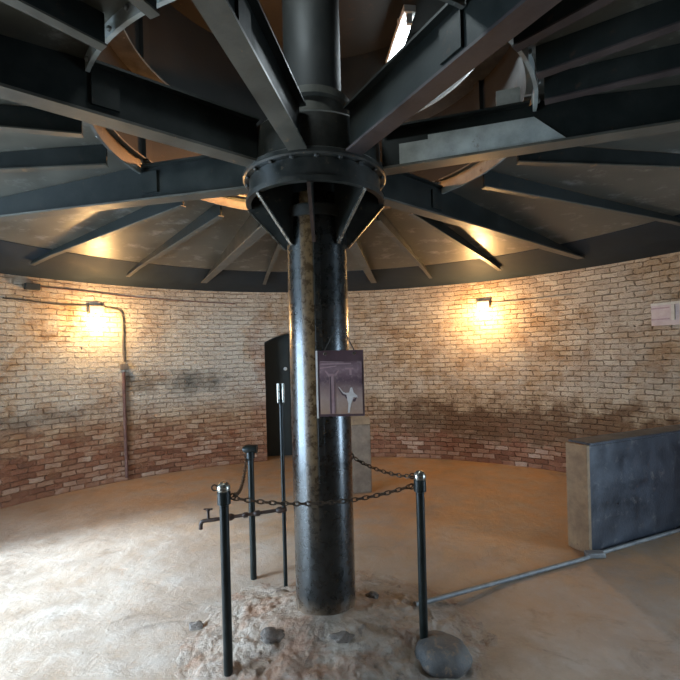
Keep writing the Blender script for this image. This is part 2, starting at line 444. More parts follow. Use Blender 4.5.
# steel drum above the opening
t = thing('steel_drum', 'dark riveted steel drum rising above the round opening in the ceiling', 'drum', (CX, CY, 2.95))
bm = BM()
lathe(bm, [(1.2, 0.0), (1.2, 1.25), (1.215, 1.25), (1.215, 0.0)], 96, close=True)
link('drum_wall', bm, 'drum', t, True)
bm = BM()
lathe(bm, [(0.001, 1.25), (1.25, 1.25), (1.25, 1.28), (0.001, 1.28)], 64)
link('drum_top', bm, 'drum', t)
bm = BM()
lathe(bm, [(1.198, 0.52), (1.198, 0.60), (1.185, 0.60), (1.185, 0.535), (1.07, 0.535), (1.07, 0.52)], 96, close=True)
o = link('inner_flange', bm, 'ring', t, True); o['label'] = 'pale curved angle flange inside the drum'
for i, a in enumerate((20, 95, 165, 235, 310)):
    bm = BM(); box(bm, 1.17, 1.20, -0.03, 0.03, 0.0, 1.25)
    o = link('seam_strip', bm, 'drum', t); o.rotation_euler = (0, 0, rad(a))

# ------------------------------------------------------------------ radial beams
BEAM_GROUP, RIB_GROUP = 'deep roof beams fixed to the hub', 'shallow ceiling ribs outside the ring'
MAINS = [
    (-169.5, 'green-grey roof beam passing overhead left of the hub to the top edge of the photo'),
    (-128.4, 'deep roof beam with wide pale bottom flange crossing the upper left, above the ring brace'),
    (-76.6, 'deep blue-black roof beam running from hub to the left edge, below the pale-flanged one'),
    (-27.0, 'tapering roof beam behind the hub, left of the column, pointing to the arched doorway'),
    (9.5, 'tapering roof beam just right of the column top, pointing at the back wall'),
    (50.0, 'dark roof beam right of the hub running out above the right wall lamp'),
    (106.7, 'roof beam right of the hub with brightly lit grey web and brown bottom flange'),
    (150.0, 'dark purple-black roof beam rising from the hub to the top edge beside the lit tube'),
]
RIBS = [
    (-157.0, 'ceiling rib at the extreme top left, beside the lit mottled plate'),
    (-143.7, 'dark ceiling rib at the top left corner, above the pale-flanged beam'),
    (-108.0, 'ceiling rib at the left edge just below the pale-flanged beam'),
    (-91.5, 'ceiling rib at the left edge just above the blue-black beam'),
    (-57.0, 'ceiling rib over the left wall lamp, next after the blue-black beam'),
    (-41.7, 'thin bright-edged ceiling rib left of the column, aimed between lamp and doorway'),
    (-14.6, 'short ceiling rib close to the left side of the column'),
    (-2.0, 'ceiling rib hidden mostly behind the column head'),
    (22.0, 'thin bright-edged ceiling rib right of the column, left of the right wall lamp'),
    (36.0, 'ceiling rib running out straight above the right wall lamp'),
    (68.4, 'ceiling rib on the right, second outward from the dark beam over the lamp'),
    (86.5, 'ceiling rib at the right edge just below the brown-flanged beam'),
    (117.5, 'ceiling rib at the right edge just above the brown-flanged beam'),
    (128.0, 'ceiling rib at the upper right, reaching the top right corner'),
    (139.0, 'dark ceiling rib at the top right next to the purple-black beam'),
    (165.0, 'ceiling rib outside the ring nearest the top edge, right of overhead pipe'),
]
def zsk(r): return zc(3.3) - 0.004 + (r - 3.3) / (R + 0.1 - 3.3) * (2.635 - zc(3.3) + 0.004)
def zb(r): return 2.65 + (r - 0.4) * (0.022 / 3.4)
for az, lab in MAINS:
    t = thing('roof_beam', lab, 'beam', pol(az, 0.40, 2.65), rad(90 - az), BEAM_GROUP)
    def L(r): return r - 0.40
    bm = BM()
    rs_b = [0.40, 1.3, 2.5, 3.85]
    top = [(0.40, 2.88), (1.185, 2.88), (1.21, zc(1.21) - 0.003), (2.5, zc(2.5) - 0.003), (3.28, zc(3.28) - 0.006), (3.85, zsk(3.85) - 0.003)]
    poly = [(L(r), zb(r) - 2.65 + 0.012) for r in rs_b] + [(L(r), z - 2.65) for r, z in reversed(top)]
    prism(bm, poly, -0.009, 0.009)
    link('web', bm, 'beam', t)
    bm = BM()
    w0, w1 = 0.048, 0.04
    pr = [(0.40, w0), (2.0, w0), (3.85, w1)]
    vb = [[bm.verts.new((L(r), s * w, zb(r) - 2.65 + dz)) for s in (-1, 1) for dz in (0.0, 0.013)] for r, w in pr]
    for A, B in zip(vb, vb[1:]):
        for i, j in ((0, 1), (1, 3), (3, 2), (2, 0)):
            bm.faces.new((A[i], B[i], B[j], A[j]))
    bm.faces.new([vb[0][i] for i in (0, 2, 3, 1)]); bm.faces.new([vb[-1][i] for i in (0, 1, 3, 2)])
    o = link('bottom_flange', bm, 'flange_dark' if az == 150.0 else 'rib', t)
    if az == 106.7:         # added pale panel puts lamplight into the web colour; pale gusset above
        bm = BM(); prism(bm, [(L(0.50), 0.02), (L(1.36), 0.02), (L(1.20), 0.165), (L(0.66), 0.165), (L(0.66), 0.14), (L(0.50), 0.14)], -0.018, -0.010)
        o = link('lit_web_panel', bm, 'pale_lit_steel', t); o['label'] = 'added pale panel for the lamplight on the web'
        bm = BM(); box(bm, L(1.02), L(1.14), -0.005, 0.005, 0.241, 0.34); o = link('gusset', bm, 'pale_lit_steel', t); o['label'] = 'small pale upright plate'
    bm = BM(); box(bm, 0, L(1.18), -0.045, 0.045, 0.228, 0.240); link('top_flange', bm, 'beam', t)
    for s in (-1, 1):           # cleat bolted to ring either side
        if az == 106.7 and s < 0: continue
        bm = BM()
        box(bm, L(1.08), L(1.19), s * 0.010 if s > 0 else -0.022, 0.022 if s > 0 else -0.010, 0.06, 0.20)
        link('cleat', bm, 'beam', t)

for az, lab in RIBS:
    t = thing('ceiling_rib', lab, 'rib', pol(az, 1.24, zc(1.24) - 0.12), rad(90 - az), RIB_GROUP)
    z0 = zc(1.24) - 0.12
    def dz(r): return zc(r) - z0
    bm = BM()
    rt = 3.75
    zt = lambda r: (dz(r) - 0.004) if r <= 3.29 else zsk(r) - 0.003 - z0
    dep = lambda r: 0.12 - (r - 1.24) / (rt - 1.24) * 0.085
    rs = [1.24, 2.0, 2.7, 3.28, rt]
    prism(bm, [(r - 1.24, zt(r) - dep(r)) for r in rs] + [(r - 1.24, zt(r)) for r in reversed(rs)], -0.007, 0.007)
    link('web', bm, 'beam', t)
    bm = BM()
    vb = [[bm.verts.new((r - 1.24, y, zt(r) - dep(r) + d)) for y in (-0.022, 0.022) for d in (-0.008, 0.0)] for r in rs]
    for A, B in zip(vb, vb[1:]):
        for i, j in ((0, 1), (1, 3), (3, 2), (2, 0)):
            bm.faces.new((A[i], B[i], B[j], A[j]))
    bm.faces.new([vb[0][i] for i in (0, 2, 3, 1)]); bm.faces.new([vb[-1][i] for i in (0, 1, 3, 2)])
    link('bottom_flange', bm, 'flange_dark' if az > 100 else 'rib', t)

# ring of curved bolted plates around the opening, one between each pair of beams
azm = [a for a, _ in MAINS] + [MAINS[0][0] + 360]
RING_LAB = ['top left with bolt holes, lit pale', 'at the left between two deep beams', 'behind the hub on the left',
            'straight behind the column', 'behind the hub on the right', 'right of the hub, lit bright grey', 'at the right with a row of bright bolts', 'overhead at the top of the photo']
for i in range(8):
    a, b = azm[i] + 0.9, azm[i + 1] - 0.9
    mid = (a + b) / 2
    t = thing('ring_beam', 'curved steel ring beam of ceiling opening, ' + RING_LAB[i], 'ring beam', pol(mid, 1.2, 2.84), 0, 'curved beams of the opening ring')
    off = pol(mid, 1.2, 2.84) - Vector((CX, CY, 2.84))
    A0, A1 = rad(90 - b), rad(90 - a)
    bm = BM()
    lathe(bm, [(1.195, 0.0), (1.195, 0.108), (1.212, 0.108), (1.212, 0.0)], 20, (-off.x, -off.y, 0), A0, A1, True)
    link('band', bm, 'pale_lit_steel' if i in (0, 5, 6) else 'ring', t, True)  # paler bands have the light falling on them put into their colour
    bm = BM()
    lathe(bm, [(1.16, 0.095), (1.16, 0.105), (1.194, 0.105), (1.194, 0.095)], 20, (-off.x, -off.y, 0), A0, A1, True)
    link('inner_lip', bm, 'ring', t, True)
    nb = max(4, round((b - a) * 0.17))
    for j in range(nb):
        aa = a + (b - a) * (j + 0.5) / nb
        p = pol(aa, 1.214, 0) - Vector((CX, CY, 0)) - off
        bm = BM()
        lathe(bm, [(0.011, 0.0), (0.011, 0.006), (0.007, 0.011), (0.001, 0.011)], 8)
        bb = link('bolt', bm, 'bolt', t)
        bb.location = (p.x, p.y, 0.042 if j % 2 else 0.018)
        bb.rotation_euler = (0, PI / 2, rad(90 - aa))

# ------------------------------------------------------------------ column + hub
t = thing('iron_column', 'thick black iron column standing in the middle of the round room', 'column', (CX - 0.012, CY, 0.0))
bm = BM()
lathe(bm, [(0.178, -0.02), (0.178, 2.50), (0.174, 2.54)], 64)
link('shaft', bm, 'column', t, True)
bm = BM()
box(bm, -0.018, 0.018, -0.189, -0.172, 0.9, 2.38, 0.003, Matrix.Rotation(rad(2), 4, 'Z'))
link('seam_strip', bm, 'column', t)
bm = BM()
lathe(bm, [(0.20, 2.40), (0.20, 2.46), (0.182, 2.47), (0.182, 2.40)], 48, close=True)
link('collar', bm, 'hub', t, True)
bm = BM()          # eye for the chain
tube(bm, [(0.178 * math.cos(rad(28)) + 0.014 + 0.018 * math.cos(q), 0.172 * math.sin(rad(28)), 0.985 + 0.018 * math.sin(q)) for q in [2 * PI * i / 14 for i in range(15)]], 0.005, 6)
link('chain_eye', bm, 'chain', t, True)

t = thing('column_hub', 'dark flanged iron hub on top of the column where the roof beams meet', 'hub', (CX - 0.012, CY, 2.5))
bm = BM()
lathe(bm, [(0.19, 0.10), (0.365, 0.10), (0.38, 0.02), (0.38, 0.0), (0.41, 0.0), (0.41, 0.028), (0.388, 0.035), (0.388, 0.13), (0.19, 0.13)], 72, close=True)
link('lower_ring', bm, 'hub', t, True)
bm = BM()
lathe(bm, [(0.18, 0.132), (0.415, 0.132), (0.424, 0.14), (0.424, 0.162), (0.415, 0.17), (0.394, 0.17), (0.388, 0.36), (0.36, 0.385), (0.18, 0.385)], 72, close=True)
link('upper_drum', bm, 'hub', t, True)
for i in range(20):
    aa = i * 18 + 4
    bm = BM(); lathe(bm, [(0.013, 0.0), (0.013, -0.008), (0.008, -0.014), (0.001, -0.014)], 8)
    bb = link('bolt', bm, 'hub', t, False, (0.402 * math.cos(rad(aa)), 0.402 * math.sin(rad(aa)), 0.134))
for i in range(8):
    aa = -178 + 45 * i
    bm = BM()
    prism(bm, [(0.179, -0.25), (0.185, -0.25), (0.405, -0.004), (0.405, 0.0), (0.376, 0.0), (0.362, 0.098), (0.173, 0.098)], -0.007, 0.007)
    o = link('bracket', bm, 'hub', t); o.rotation_euler = (0, 0, rad(90 - aa))
    bm = BM()
    dx, dz = 0.22, 0.246
    l = math.hypot(dx, dz); nx, nz = dz / l, -dx / l
    prism(bm, [(0.185, -0.25), (0.405, -0.004), (0.405 + nx * 0.008, -0.004 + nz * 0.008), (0.185 + nx * 0.008, -0.25 + nz * 0.008)], -0.0095, 0.0095)
    e = link('bracket_edge', bm, 'tap' if i == 0 else 'chrome', o); e['label'] = 'rusty sloping edge' if i == 0 else 'worn bright sloping edge'
bm = BM()
lathe(bm, [(0.19, 0.387), (0.25, 0.387), (0.25, 0.42), (0.205, 0.44), (0.205, 0.55), (0.225, 0.56), (0.225, 0.60), (0.19, 0.61)], 48)
link('neck', bm, 'neck', t, True)
bm = BM()
lathe(bm, [(0.17, 0.612), (0.17, 1.40), (0.185, 1.40), (0.185, 1.44), (0.17, 1.44), (0.17, 1.695)], 48)
link('riser_pipe', bm, 'drum', t, True)

# ------------------------------------------------------------------ rubble mound
MC = Vector((-0.09, 2.52))
def mound_h(x, y):
    d = Vector((x, y)) - MC
    r = math.hypot(d.x / 1.0, d.y / (1.0 if d.y < 0 else 0.85))
    h = 0.115 * math.exp(-(r / 0.45) ** 2.2) + 0.04 * math.exp(-(r / 0.85) ** 4)
    env = min(1.0, max(0.0, (1.05 - r) / 0.45))
    n = noise.fractal(Vector((x * 3.1, y * 3.1, 0.3)), 0.9, 2.1, 6) * 0.030
    n += noise.fractal(Vector((x * 11, y * 11, 4.3)), 0.8, 2.1, 4) * 0.015 + noise.fractal(Vector((x * 27, y * 27, 9.3)), 0.8, 2.1, 3) * 0.007
    rr = max(0.0, r - 0.16)
    return (h + n * min(1, 0.4 + rr * 2)) * env - 0.012 * (1 - env)
bm = BM()
NR, NA = 130, 260
rows = []
for i in range(NR + 1):
    r = 0.13 + 0.95 * i / NR
    rows.append([])
    for j in range(NA):
        a = 2 * PI * j / NA
        x, y = MC.x + r * math.cos(a), MC.y + r * math.sin(a)
        rows[-1].append(bm.verts.new((x - MC.x, y - MC.y, mound_h(x, y))))
for i in range(NR):
    for j in range(NA):
        k = (j + 1) % NA
        bm.faces.new((rows[i][j], rows[i + 1][j], rows[i + 1][k], rows[i][k]))
bm.faces.new(rows[0])
o = link('rubble_mound', bm, 'mound', None, True, (MC.x, MC.y, 0))
tag(o, 'low rough mound of rubble and earth heaped around the column base', 'mound')

def rock(name, lab, x, y, s, seed, group=None):
    bm = BM(); bmesh.ops.create_icosphere(bm, subdivisions=3, radius=1)
    for v in bm.verts:
        f = 1 + 0.45 * noise.noise(v.co * 1.3 + Vector((seed, 0, 0))) + 0.3 * noise.noise(v.co * 3.5 + Vector((0, seed, 0)))
        v.co = Vector((v.co.x * s[0], v.co.y * s[1], v.co.z * s[2])) * f
    z = max(0.0, mound_h(x, y))
    o = link(name, bm, 'rock', None, True, (x, y, z + s[2] * 0.35))
    return tag(o, lab, 'rock', group)
rock('stone', 'small dark stone on the floor left of the front left post', -0.90, 2.62, (0.045, 0.03, 0.025), 3.1, 'loose stones')
rock('stone', 'dark stone on the mound just right of the column base', 0.16, 2.72, (0.035, 0.03, 0.022), 7.7, 'loose stones')
rock('stone', 'flat grey stone lying in front of the column base', -0.03, 2.28, (0.06, 0.035, 0.02), 12.3, 'loose stones')
rock('stone', 'lump of rubble between the front left post and column', -0.40, 2.34, (0.07, 0.055, 0.035), 21.0, 'loose stones')

# ------------------------------------------------------------------ posts and chains
def post_base(name, lab, x, y, top):
    z0 = max(0, mound_h(x, y)) - 0.01
    t = thing(name, lab, 'post', (x, y, z0), 0, 'chain barrier posts')
    h = top - z0
    bm = BM(); lathe(bm, [(0.023, 0.0), (0.023, h - 0.06)], 20); link('pole', bm, 'post', t, True)
    return t, h
def ring_eye(t, x, z, name='chain_eye', y=0.0):
    bm = BM()
    tube(bm, [(x + 0.014 * math.cos(q), y, z + 0.014 * math.sin(q)) for q in [2 * PI * i / 12 for i in range(13)]], 0.004, 6)
    link(name, bm, 'chain', t, True)
PA = (-0.592, 2.16, 1.0); PB = (0.408, 2.33, 0.985); PC = (-0.672, 3.19, 0.975)
def ball_post(lab, P, eyes):
    t, h = post_base('barrier_post', lab, *P)
    bm = BM(); lathe(bm, [(0.024, h - 0.115), (0.033, h - 0.11), (0.033, h - 0.05), (0.024, h - 0.045)], 20); link('collar', bm, 'post', t, True)
    bm = BM(); lathe(bm, [(0.020, h - 0.045)] + [(0.033 * math.cos(q), h - 0.033 + 0.033 * math.sin(q)) for q in [rad(-40 + 13 * i) for i in range(10)]] + [(0.001, h)], 24)
    o = link('ball_cap', bm, 'chrome', t, True); o['label'] = 'worn bright rounded cap'
    for ex, ez in eyes: ring_eye(t, ex, h - ez)
    return t
ball_post('black barrier post at the front left with the shiny round cap', PA, [(0.045, 0.075), (-0.045, 0.03)])
ball_post('black barrier post at the right with its foot in the domed footing', PB, [(-0.045, 0.085), (-0.04, 0.03)])
t, h = post_base('barrier_post', 'black barrier post with T-shaped top, furthest back beside the standpipe', *PC)
bm = BM(); tube(bm, [(-0.055, 0, h - 0.03), (-0.03, 0, h - 0.03), (0.05, 0, h - 0.03)], [0.018, 0.03, 0.03], 16); link('tee_cap', bm, 'post', t, True)
bm = BM(); lathe(bm, [(0.024, h - 0.10), (0.031, h - 0.095), (0.031, h - 0.05), (0.024, h - 0.045)], 20); link('collar', bm, 'post', t, True)
ring_eye(t, -0.03, h - 0.08)

def chain(lab, p, q, sag, n=None):
    p, q = Vector(p), Vector(q)
    pts = [p.lerp(q, i / 60) - Vector((0, 0, sag * 4 * (i / 60) * (1 - i / 60))) for i in range(61)]
    ln = sum((a - b).length for a, b in zip(pts, pts[1:]))
    pitch = 0.030
    n = int(ln / pitch)
    bm = BM()
    o = (p + q) / 2
    for k in range(n + 1):
        f = k / n * 60; i = min(59, int(f)); c = pts[i].lerp(pts[i + 1], f - i); d = (pts[i + 1] - pts[i]).normalized()
        side = d.cross(Vector((0, 0, 1))).normalized(); up = side.cross(d)
        w = side if k % 2 else up
        loop = [c - o + d * 0.021 * math.cos(a) + w * 0.010 * math.sin(a) for a in [2 * PI * j / 10 for j in range(11)]]
        tube(bm, loop, 0.0034, 5, False)
    ob = link('barrier_chain', bm, 'chain', None, True, o)
    return tag(ob, lab, 'chain', 'barrier chains')
chain('rusty chain sagging across the front of the column between two posts', (PA[0] + 0.058, PA[1], PA[2] - 0.085), (PB[0] - 0.058, PB[1], PB[2] - 0.085), 0.055)
chain('rusty chain hanging between the T-topped post and the front left post', (PC[0] - 0.03, PC[1], PC[2] - 0.10), (PA[0] + 0.05, PA[1] + 0.01, PA[2] - 0.07), 0.07)
chain('rusty chain running back from the right post to the column side', (CX + 0.194, CY + 0.083, 0.965), (PB[0] - 0.045, PB[1], PB[2] - 0.032), 0.022)

# domed footing under the right post
bm = BM(); bmesh.ops.create_icosphere(bm, subdivisions=4, radius=1)
for v in bm.verts:
    f = 1 + 0.10 * noise.noise(v.co * 1.6 + Vector((2, 0, 0))) + 0.03 * noise.noise(v.co * 7) + 0.015 * noise.noise(v.co * 17)
    v.co = Vector((v.co.x * 0.15, v.co.y * 0.15, v.co.z * 0.085)) * f
o = link('domed_footing', bm, 'footing', None, True, (0.485, 2.28, 0.03))
tag(o, 'grey domed concrete footing on the floor at the right post foot', 'footing')

# standpipe with tap
sx, sy = -0.413, 3.0
z0 = mound_h(sx, sy) - 0.01
t = thing('standpipe', 'thin upright water pipe left of the column with side tap', 'water pipe', (sx, sy, z0))
bm = BM(); lathe(bm, [(0.014, 0), (0.014, 1.43 - z0)], 14); link('riser', bm, 'post', t, True)
for dx in (-0.016, 0.018):
    bm = BM(); lathe(bm, [(0.009, 1.30 - z0), (0.009, 1.43 - z0)], 10, (dx, -0.012, 0)); o = link('top_rod', bm, 'chrome', t, True); o['label'] = 'bright thin rod at the top'
bm = BM(); lathe(bm, [(0.016, 1.29 - z0), (0.024, 1.30 - z0), (0.024, 1.315 - z0), (0.016, 1.325 - z0)], 14); link('top_clamp', bm, 'post', t, True)
za, zbp = 0.565 - z0, 0.515 - z0
bm = BM(); tube(bm, [(0, 0, za), (-0.50, -0.03, zbp)], 0.012, 12); link('side_pipe', bm, 'tap', t, True)
for f, r_, l_ in ((0.03, 0.022, 0.035), (0.36, 0.020, 0.02), (0.52, 0.019, 0.018), (0.76, 0.024, 0.045)):
    c = Vector((-0.50 * f, -0.03 * f, za + (zbp - za) * f)); d = Vector((-0.5, -0.03, zbp - za)).normalized()
    bm = BM(); tube(bm, [c - d * l_, c - d * l_ * 0.6, c + d * l_ * 0.6, c + d * l_], [0.014, r_, r_, 0.014], 12); link('pipe_fitting', bm, 'tap', t, True)
bm = BM()
e = Vector((-0.50, -0.03, zbp))
tube(bm, smooth_path([e + Vector((0.05, 0, 0.005)), e, e + Vector((-0.045, 0, -0.004)), e + Vector((-0.062, 0, -0.018)), e + Vector((-0.064, 0, -0.06))], 2), 0.014, 10)
tp = link('tap', bm, 'tap', t, True)
bm = BM(); lathe(bm, [(0.009, 0.0), (0.009, 0.05), (0.014, 0.055), (0.014, 0.066), (0.001, 0.07)], 12, (e.x - 0.01, e.y, e.z + 0.01)); link('tap_stem', bm, 'tap', tp, True)
bm = BM(); box(bm, e.x - 0.04, e.x + 0.02, e.y - 0.006, e.y + 0.006, e.z + 0.070, e.z + 0.080, 0.002); link('tap_handle', bm, 'tap', tp)

# ------------------------------------------------------------------ hanging sign
def sign_mat():
    m, nt, b = new_mat('sign_print')
    tc = nt.nodes.new('ShaderNodeTexCoord').outputs['Object']
    sep = nt.nodes.new('ShaderNodeSeparateXYZ'); nt.links.new(tc, sep.inputs[0])
    n = noise_tex(nt, 14, 6, 0.65, tc)
    zz = math_n(nt, 'ADD', sep.outputs[2], math_n(nt, 'MULTIPLY', math_n(nt, 'SUBTRACT', n.outputs[0], 0.5), 0.08))
    r = ramp(nt, [(0.0, (0.32, 0.19, 0.12)), (0.3, (0.32, 0.22, 0.18)), (0.5, (0.20, 0.125, 0.115)), (0.62, (0.09, 0.05, 0.06)), (0.8, (0.20, 0.12, 0.13)), (1.0, (0.08, 0.045, 0.05))])
    nt.links.new(maprange(nt, zz, -0.16, 0.16), r.inputs[0])
    n2 = noise_tex(nt, 60, 4, 0.6, tc)
    c = mixc(nt, maprange(nt, n2.outputs[0], 0.5, 0.7, 0.0, 0.3), r.outputs[0], (0.42, 0.30, 0.27))
    nt.links.new(c, b.inputs['Base Color']); b.inputs['Roughness'].default_value = 0.35
    return m
M['sign'] = sign_mat()
M['sign_border'] = paint('sign_border', (0.06, 0.03, 0.035), (0.09, 0.05, 0.055), (0.3, 0.4), 0, 8)
M['sign_mauve'] = paint('print_mauve', (0.28, 0.17, 0.17), (0.36, 0.23, 0.23), (0.3, 0.4), 0, 30)
M['sign_dark'] = paint('print_dark', (0.07, 0.04, 0.045), (0.11, 0.065, 0.07), (0.3, 0.4), 0, 30)
M['sign_white'] = paint('print_white', (0.5, 0.44, 0.40), (0.66, 0.60, 0.55), (0.3, 0.4), 0, 30)
t = thing('hanging_sign', 'dark-bordered picture sign hung on strings in front of the column', 'sign', (0.0, 2.395, 1.275), rad(-4))
W2, H = 0.128, 0.362
bm = BM(); box(bm, -W2, W2, -0.006, 0.006, 0, H, 0.003); link('board', bm, 'sign_border', t)
bm = BM(); box(bm, -W2 - 0.006, -W2 + 0.004, -0.008, 0.010, -0.008, H); o = link('edge_strip', bm, 'sign_white', t); o['label'] = 'pale strip along the left edge'
bm = BM(); box(bm, -W2 + 0.014, W2 - 0.010, -0.0085, -0.005, 0.014 - 0.16, H - 0.06 - 0.16)
pic = link('picture', bm, 'sign', t, False, (0, 0, 0.16))
def patch(name, mat, polys, y):
    bm = BM()
    for poly in polys: prism(bm, poly, y - 0.0008, y)
    link(name, bm, mat, pic)
def R4(x0, x1, z0, z1): return [(x0, z0 - 0.16), (x1, z0 - 0.16), (x1, z1 - 0.16), (x0, z1 - 0.16)]
def P(*pts): return [(x, z - 0.16) for x, z in pts]
patch('picture_column', 'sign_mauve', [R4(-0.062, -0.030, 0.016, 0.235), P((-0.062, 0.215), (-0.086, 0.25), (-0.080, 0.254), (-0.052, 0.222)), P((-0.030, 0.215), (-0.006, 0.25), (-0.012, 0.254), (-0.040, 0.222))], -0.0086)
patch('picture_column_shade', 'sign_dark', [R4(-0.060, -0.052, 0.016, 0.22), R4(-0.036, -0.033, 0.016, 0.22)], -0.0094)
patch('picture_beam', 'sign_mauve', [R4(-0.11, 0.06, 0.285, 0.292), P((-0.112, 0.262), (-0.02, 0.274), (-0.02, 0.279), (-0.112, 0.270)), R4(0.028, 0.072, 0.256, 0.266), R4(0.050, 0.062, 0.226, 0.256), P((-0.11, 0.30), (0.02, 0.295), (0.02, 0.298), (-0.11, 0.304))], -0.0086)
patch('picture_shape', 'sign_white', [P((-0.012, 0.165), (0.0, 0.152), (0.012, 0.135), (0.026, 0.128), (0.046, 0.13), (0.052, 0.155), (0.062, 0.158), (0.07, 0.13), (0.09, 0.112), (0.09, 0.10), (0.07, 0.106), (0.06, 0.085), (0.052, 0.06), (0.046, 0.02), (0.036, 0.02), (0.04, 0.07), (0.03, 0.105), (0.01, 0.118), (-0.004, 0.135))], -0.0086)
patch('picture_shape_shade', 'sign_dark', [P((-0.012, 0.16), (0.012, 0.125), (0.03, 0.118), (0.034, 0.096), (0.028, 0.098), (0.022, 0.11), (0.006, 0.118), (-0.012, 0.148))], -0.0094)
patch('picture_shape_fold', 'sign_dark', [P((0.064, 0.09), (0.088, 0.106), (0.078, 0.082), (0.068, 0.078)), ], -0.0094)
for x in (-0.082, 0.078):
    bm = BM(); tube(bm, [(x + 0.008 * math.cos(q), -0.009, H - 0.018 + 0.006 * math.sin(q)) for q in [2 * PI * i / 12 for i in range(13)]], 0.0025, 6)
    o = link('eyelet', bm, 'chrome', t, True)
bm = BM(); tube(bm, [(0.078, -0.008, H - 0.016), (0.074, 0.006, H + 0.006), (0.015, 0.045, H + 0.125)], 0.003, 6); tube(bm, [(-0.082, -0.008, H - 0.016), (-0.082, 0.006, H + 0.006), (-0.02, 0.045, H + 0.125)], 0.003, 6)
link('string', bm, 'string', t, True)

# ------------------------------------------------------------------ partitions
a, b = Vector((1.905, 3.42)), Vector((3.62, 4.15))
L_ = (b - a).length; ang = math.atan2(b.y - a.y, b.x - a.x)
t = thing('low_partition', 'long low dark-faced partition block standing at the right of the floor', 'partition', (a.x, a.y, 0), ang)
bm = BM(); box(bm, 0.03, L_, 0.0, 0.18, 0, 0.85, 0.006)
link('body', bm, 'block', t)
bm = BM(); box(bm, 0.0, 0.035, -0.006, 0.186, 0, 0.856, 0.006)
o = link('end_board', bm, 'block_end', t); o['label'] = 'brown worn end face'
bm = BM(); box(bm, 0.036, L_, -0.008, 0.188, 0.851, 0.872, 0.005)
link('coping', bm, 'block', t)
t = thing('stub_pillar', 'short weathered brown pillar standing behind the column, below the sign', 'pillar', (0.20, 5.22, 0), rad(6))
bm = BM(); box(bm, -0.125, 0.125, -0.1, 0.1, 0, 0.80, 0.008); link('shaft', bm, 'pillar', t)
bm = BM(); prism(bm, [(-0.125, 0.801), (0.125, 0.801), (0.118, 0.89), (0.02, 0.915), (-0.118, 0.90)], -0.098, 0.098); link('cap_block', bm, 'block_end', t)

# pipe along the floor
bm = BM()
fp = [(0.42, 2.68), (0.50, 2.73), (1.15, 3.06), (1.82, 3.33), (1.90, 3.375), (1.99, 3.415), (3.0, 3.845), (3.66, 4.125)]
pts = [(x, y, 0.016 + max(0, mound_h(x, y)) * 0.9) for x, y in fp]
tube(bm, [(x - 1.5, y - 3.2, z) for x, y, z in pts], 0.016, 10)
t = thing('floor_pipe', 'grey pipe lying on the floor from the mound past the partition foot', 'pipe', (1.5, 3.2, 0))
link('pipe_run', bm, 'floorpipe', t, True)
bm = BM(); box(bm, 0.36, 0.50, 0.145, 0.215, 0.001, 0.045, 0.012, Matrix.Translation((0, 0, 0)))
link('coupling', bm, 'floorpipe', t)

# ------------------------------------------------------------------ wall fittings
def px_wall(x, y):
    """wall point seen at photo pixel (x, y)"""
    th = math.radians(1.5)
    dx, dy = x - 340, y - 357
    ux = dx * math.cos(th) - dy * math.sin(th); uy = dx * math.sin(th) + dy * math.cos(th)
    k = ux / 437
    A = k * k + 1; B = -2 * k * CX - 2 * CY; Cc = CX * CX + CY * CY - R * R
    d = (-B + math.sqrt(B * B - 4 * A * Cc)) / (2 * A)
    X, Y, Z = k * d, d, 1.6 - uy / 437 * d
    return math.degrees(math.atan2(X - CX, Y - CY)), Z
def wallpt(az, z, off=0.0): return pol(az, R - off, z)

def sconce(lab, x, y, energy):
    az, z = px_wall(x, y)
    p = wallpt(az, z, 0.0)
    t = thing('wall_lamp', lab, 'lamp', p, -rad(az))       # local -Y points into the room
    bm = BM(); box(bm, -0.09, 0.09, -0.07, -0.012, 0.07, 0.17, 0.01); link('housing', bm, 'lampbox', t)
    bm = BM(); lathe(bm, [(0.028, 0.07), (0.028, 0.045), (0.02, 0.04)], 16, (0, -0.05, 0)); link('socket', bm, 'lampbox', t, True)
    bm = BM(); lathe(bm, [(0.012, 0.045), (0.03, 0.01), (0.036, -0.02), (0.03, -0.045), (0.001, -0.06)], 20, (0, -0.05, 0)); o = link('bulb', bm, 'bulb_warm', t, True); o['label'] = 'glowing warm bulb'
    ld = bpy.data.lights.new('sconce_light', 'POINT'); ld.energy = energy; ld.color = (1.0, 0.60, 0.25); ld.shadow_soft_size = 0.05
    lo = bpy.data.objects.new('sconce_light', ld); COL.objects.link(lo); lo.location = wallpt(az, z - 0.02, 0.26)
    return az, z
LA, LZ = sconce('glowing wall lamp on the left brick wall, beside the bent conduit', 96, 319, 34)
RA, RZ = sconce('glowing wall lamp on the right brick wall, right of the column', 484, 313, 46)

def wall_run(name, lab, pix, r, mat, cat='conduit', off=0.02, it=2):
    pts = []
    for x, y in pix:
        az, z = px_wall(x, y); pts.append((az, z))
    q = smooth_path([(a, z, 0) for a, z in pts], it) if it else [Vector((a, z, 0)) for a, z in pts]
    dense = []
    for s, e in zip(q, q[1:]):
        n = max(1, int(abs(e.x - s.x) / 1.5))
        dense += [s.lerp(e, i / n) for i in range(n)]
    dense.append(q[-1])
    W = [wallpt(v.x, v.y, off) for v in dense]
    c = W[len(W) // 2]
    bm = BM(); tube(bm, [w - c for w in W], r, 8)
    o = link(name, bm, mat, None, True, c)
    return tag(o, lab, cat)
wall_run('wall_cable', 'dark cable along the left wall running to the left lamp', [(2, 298), (30, 301), (60, 305), (92, 306)], 0.009, 'cable', 'cable')
wall_run('wall_conduit', 'thin grey conduit bending down the left wall from the lamp', [(104, 308), (114, 309), (121, 312), (122.5, 322), (122.5, 350), (124, 362)], 0.012, 'pipe', 'conduit', 0.022)
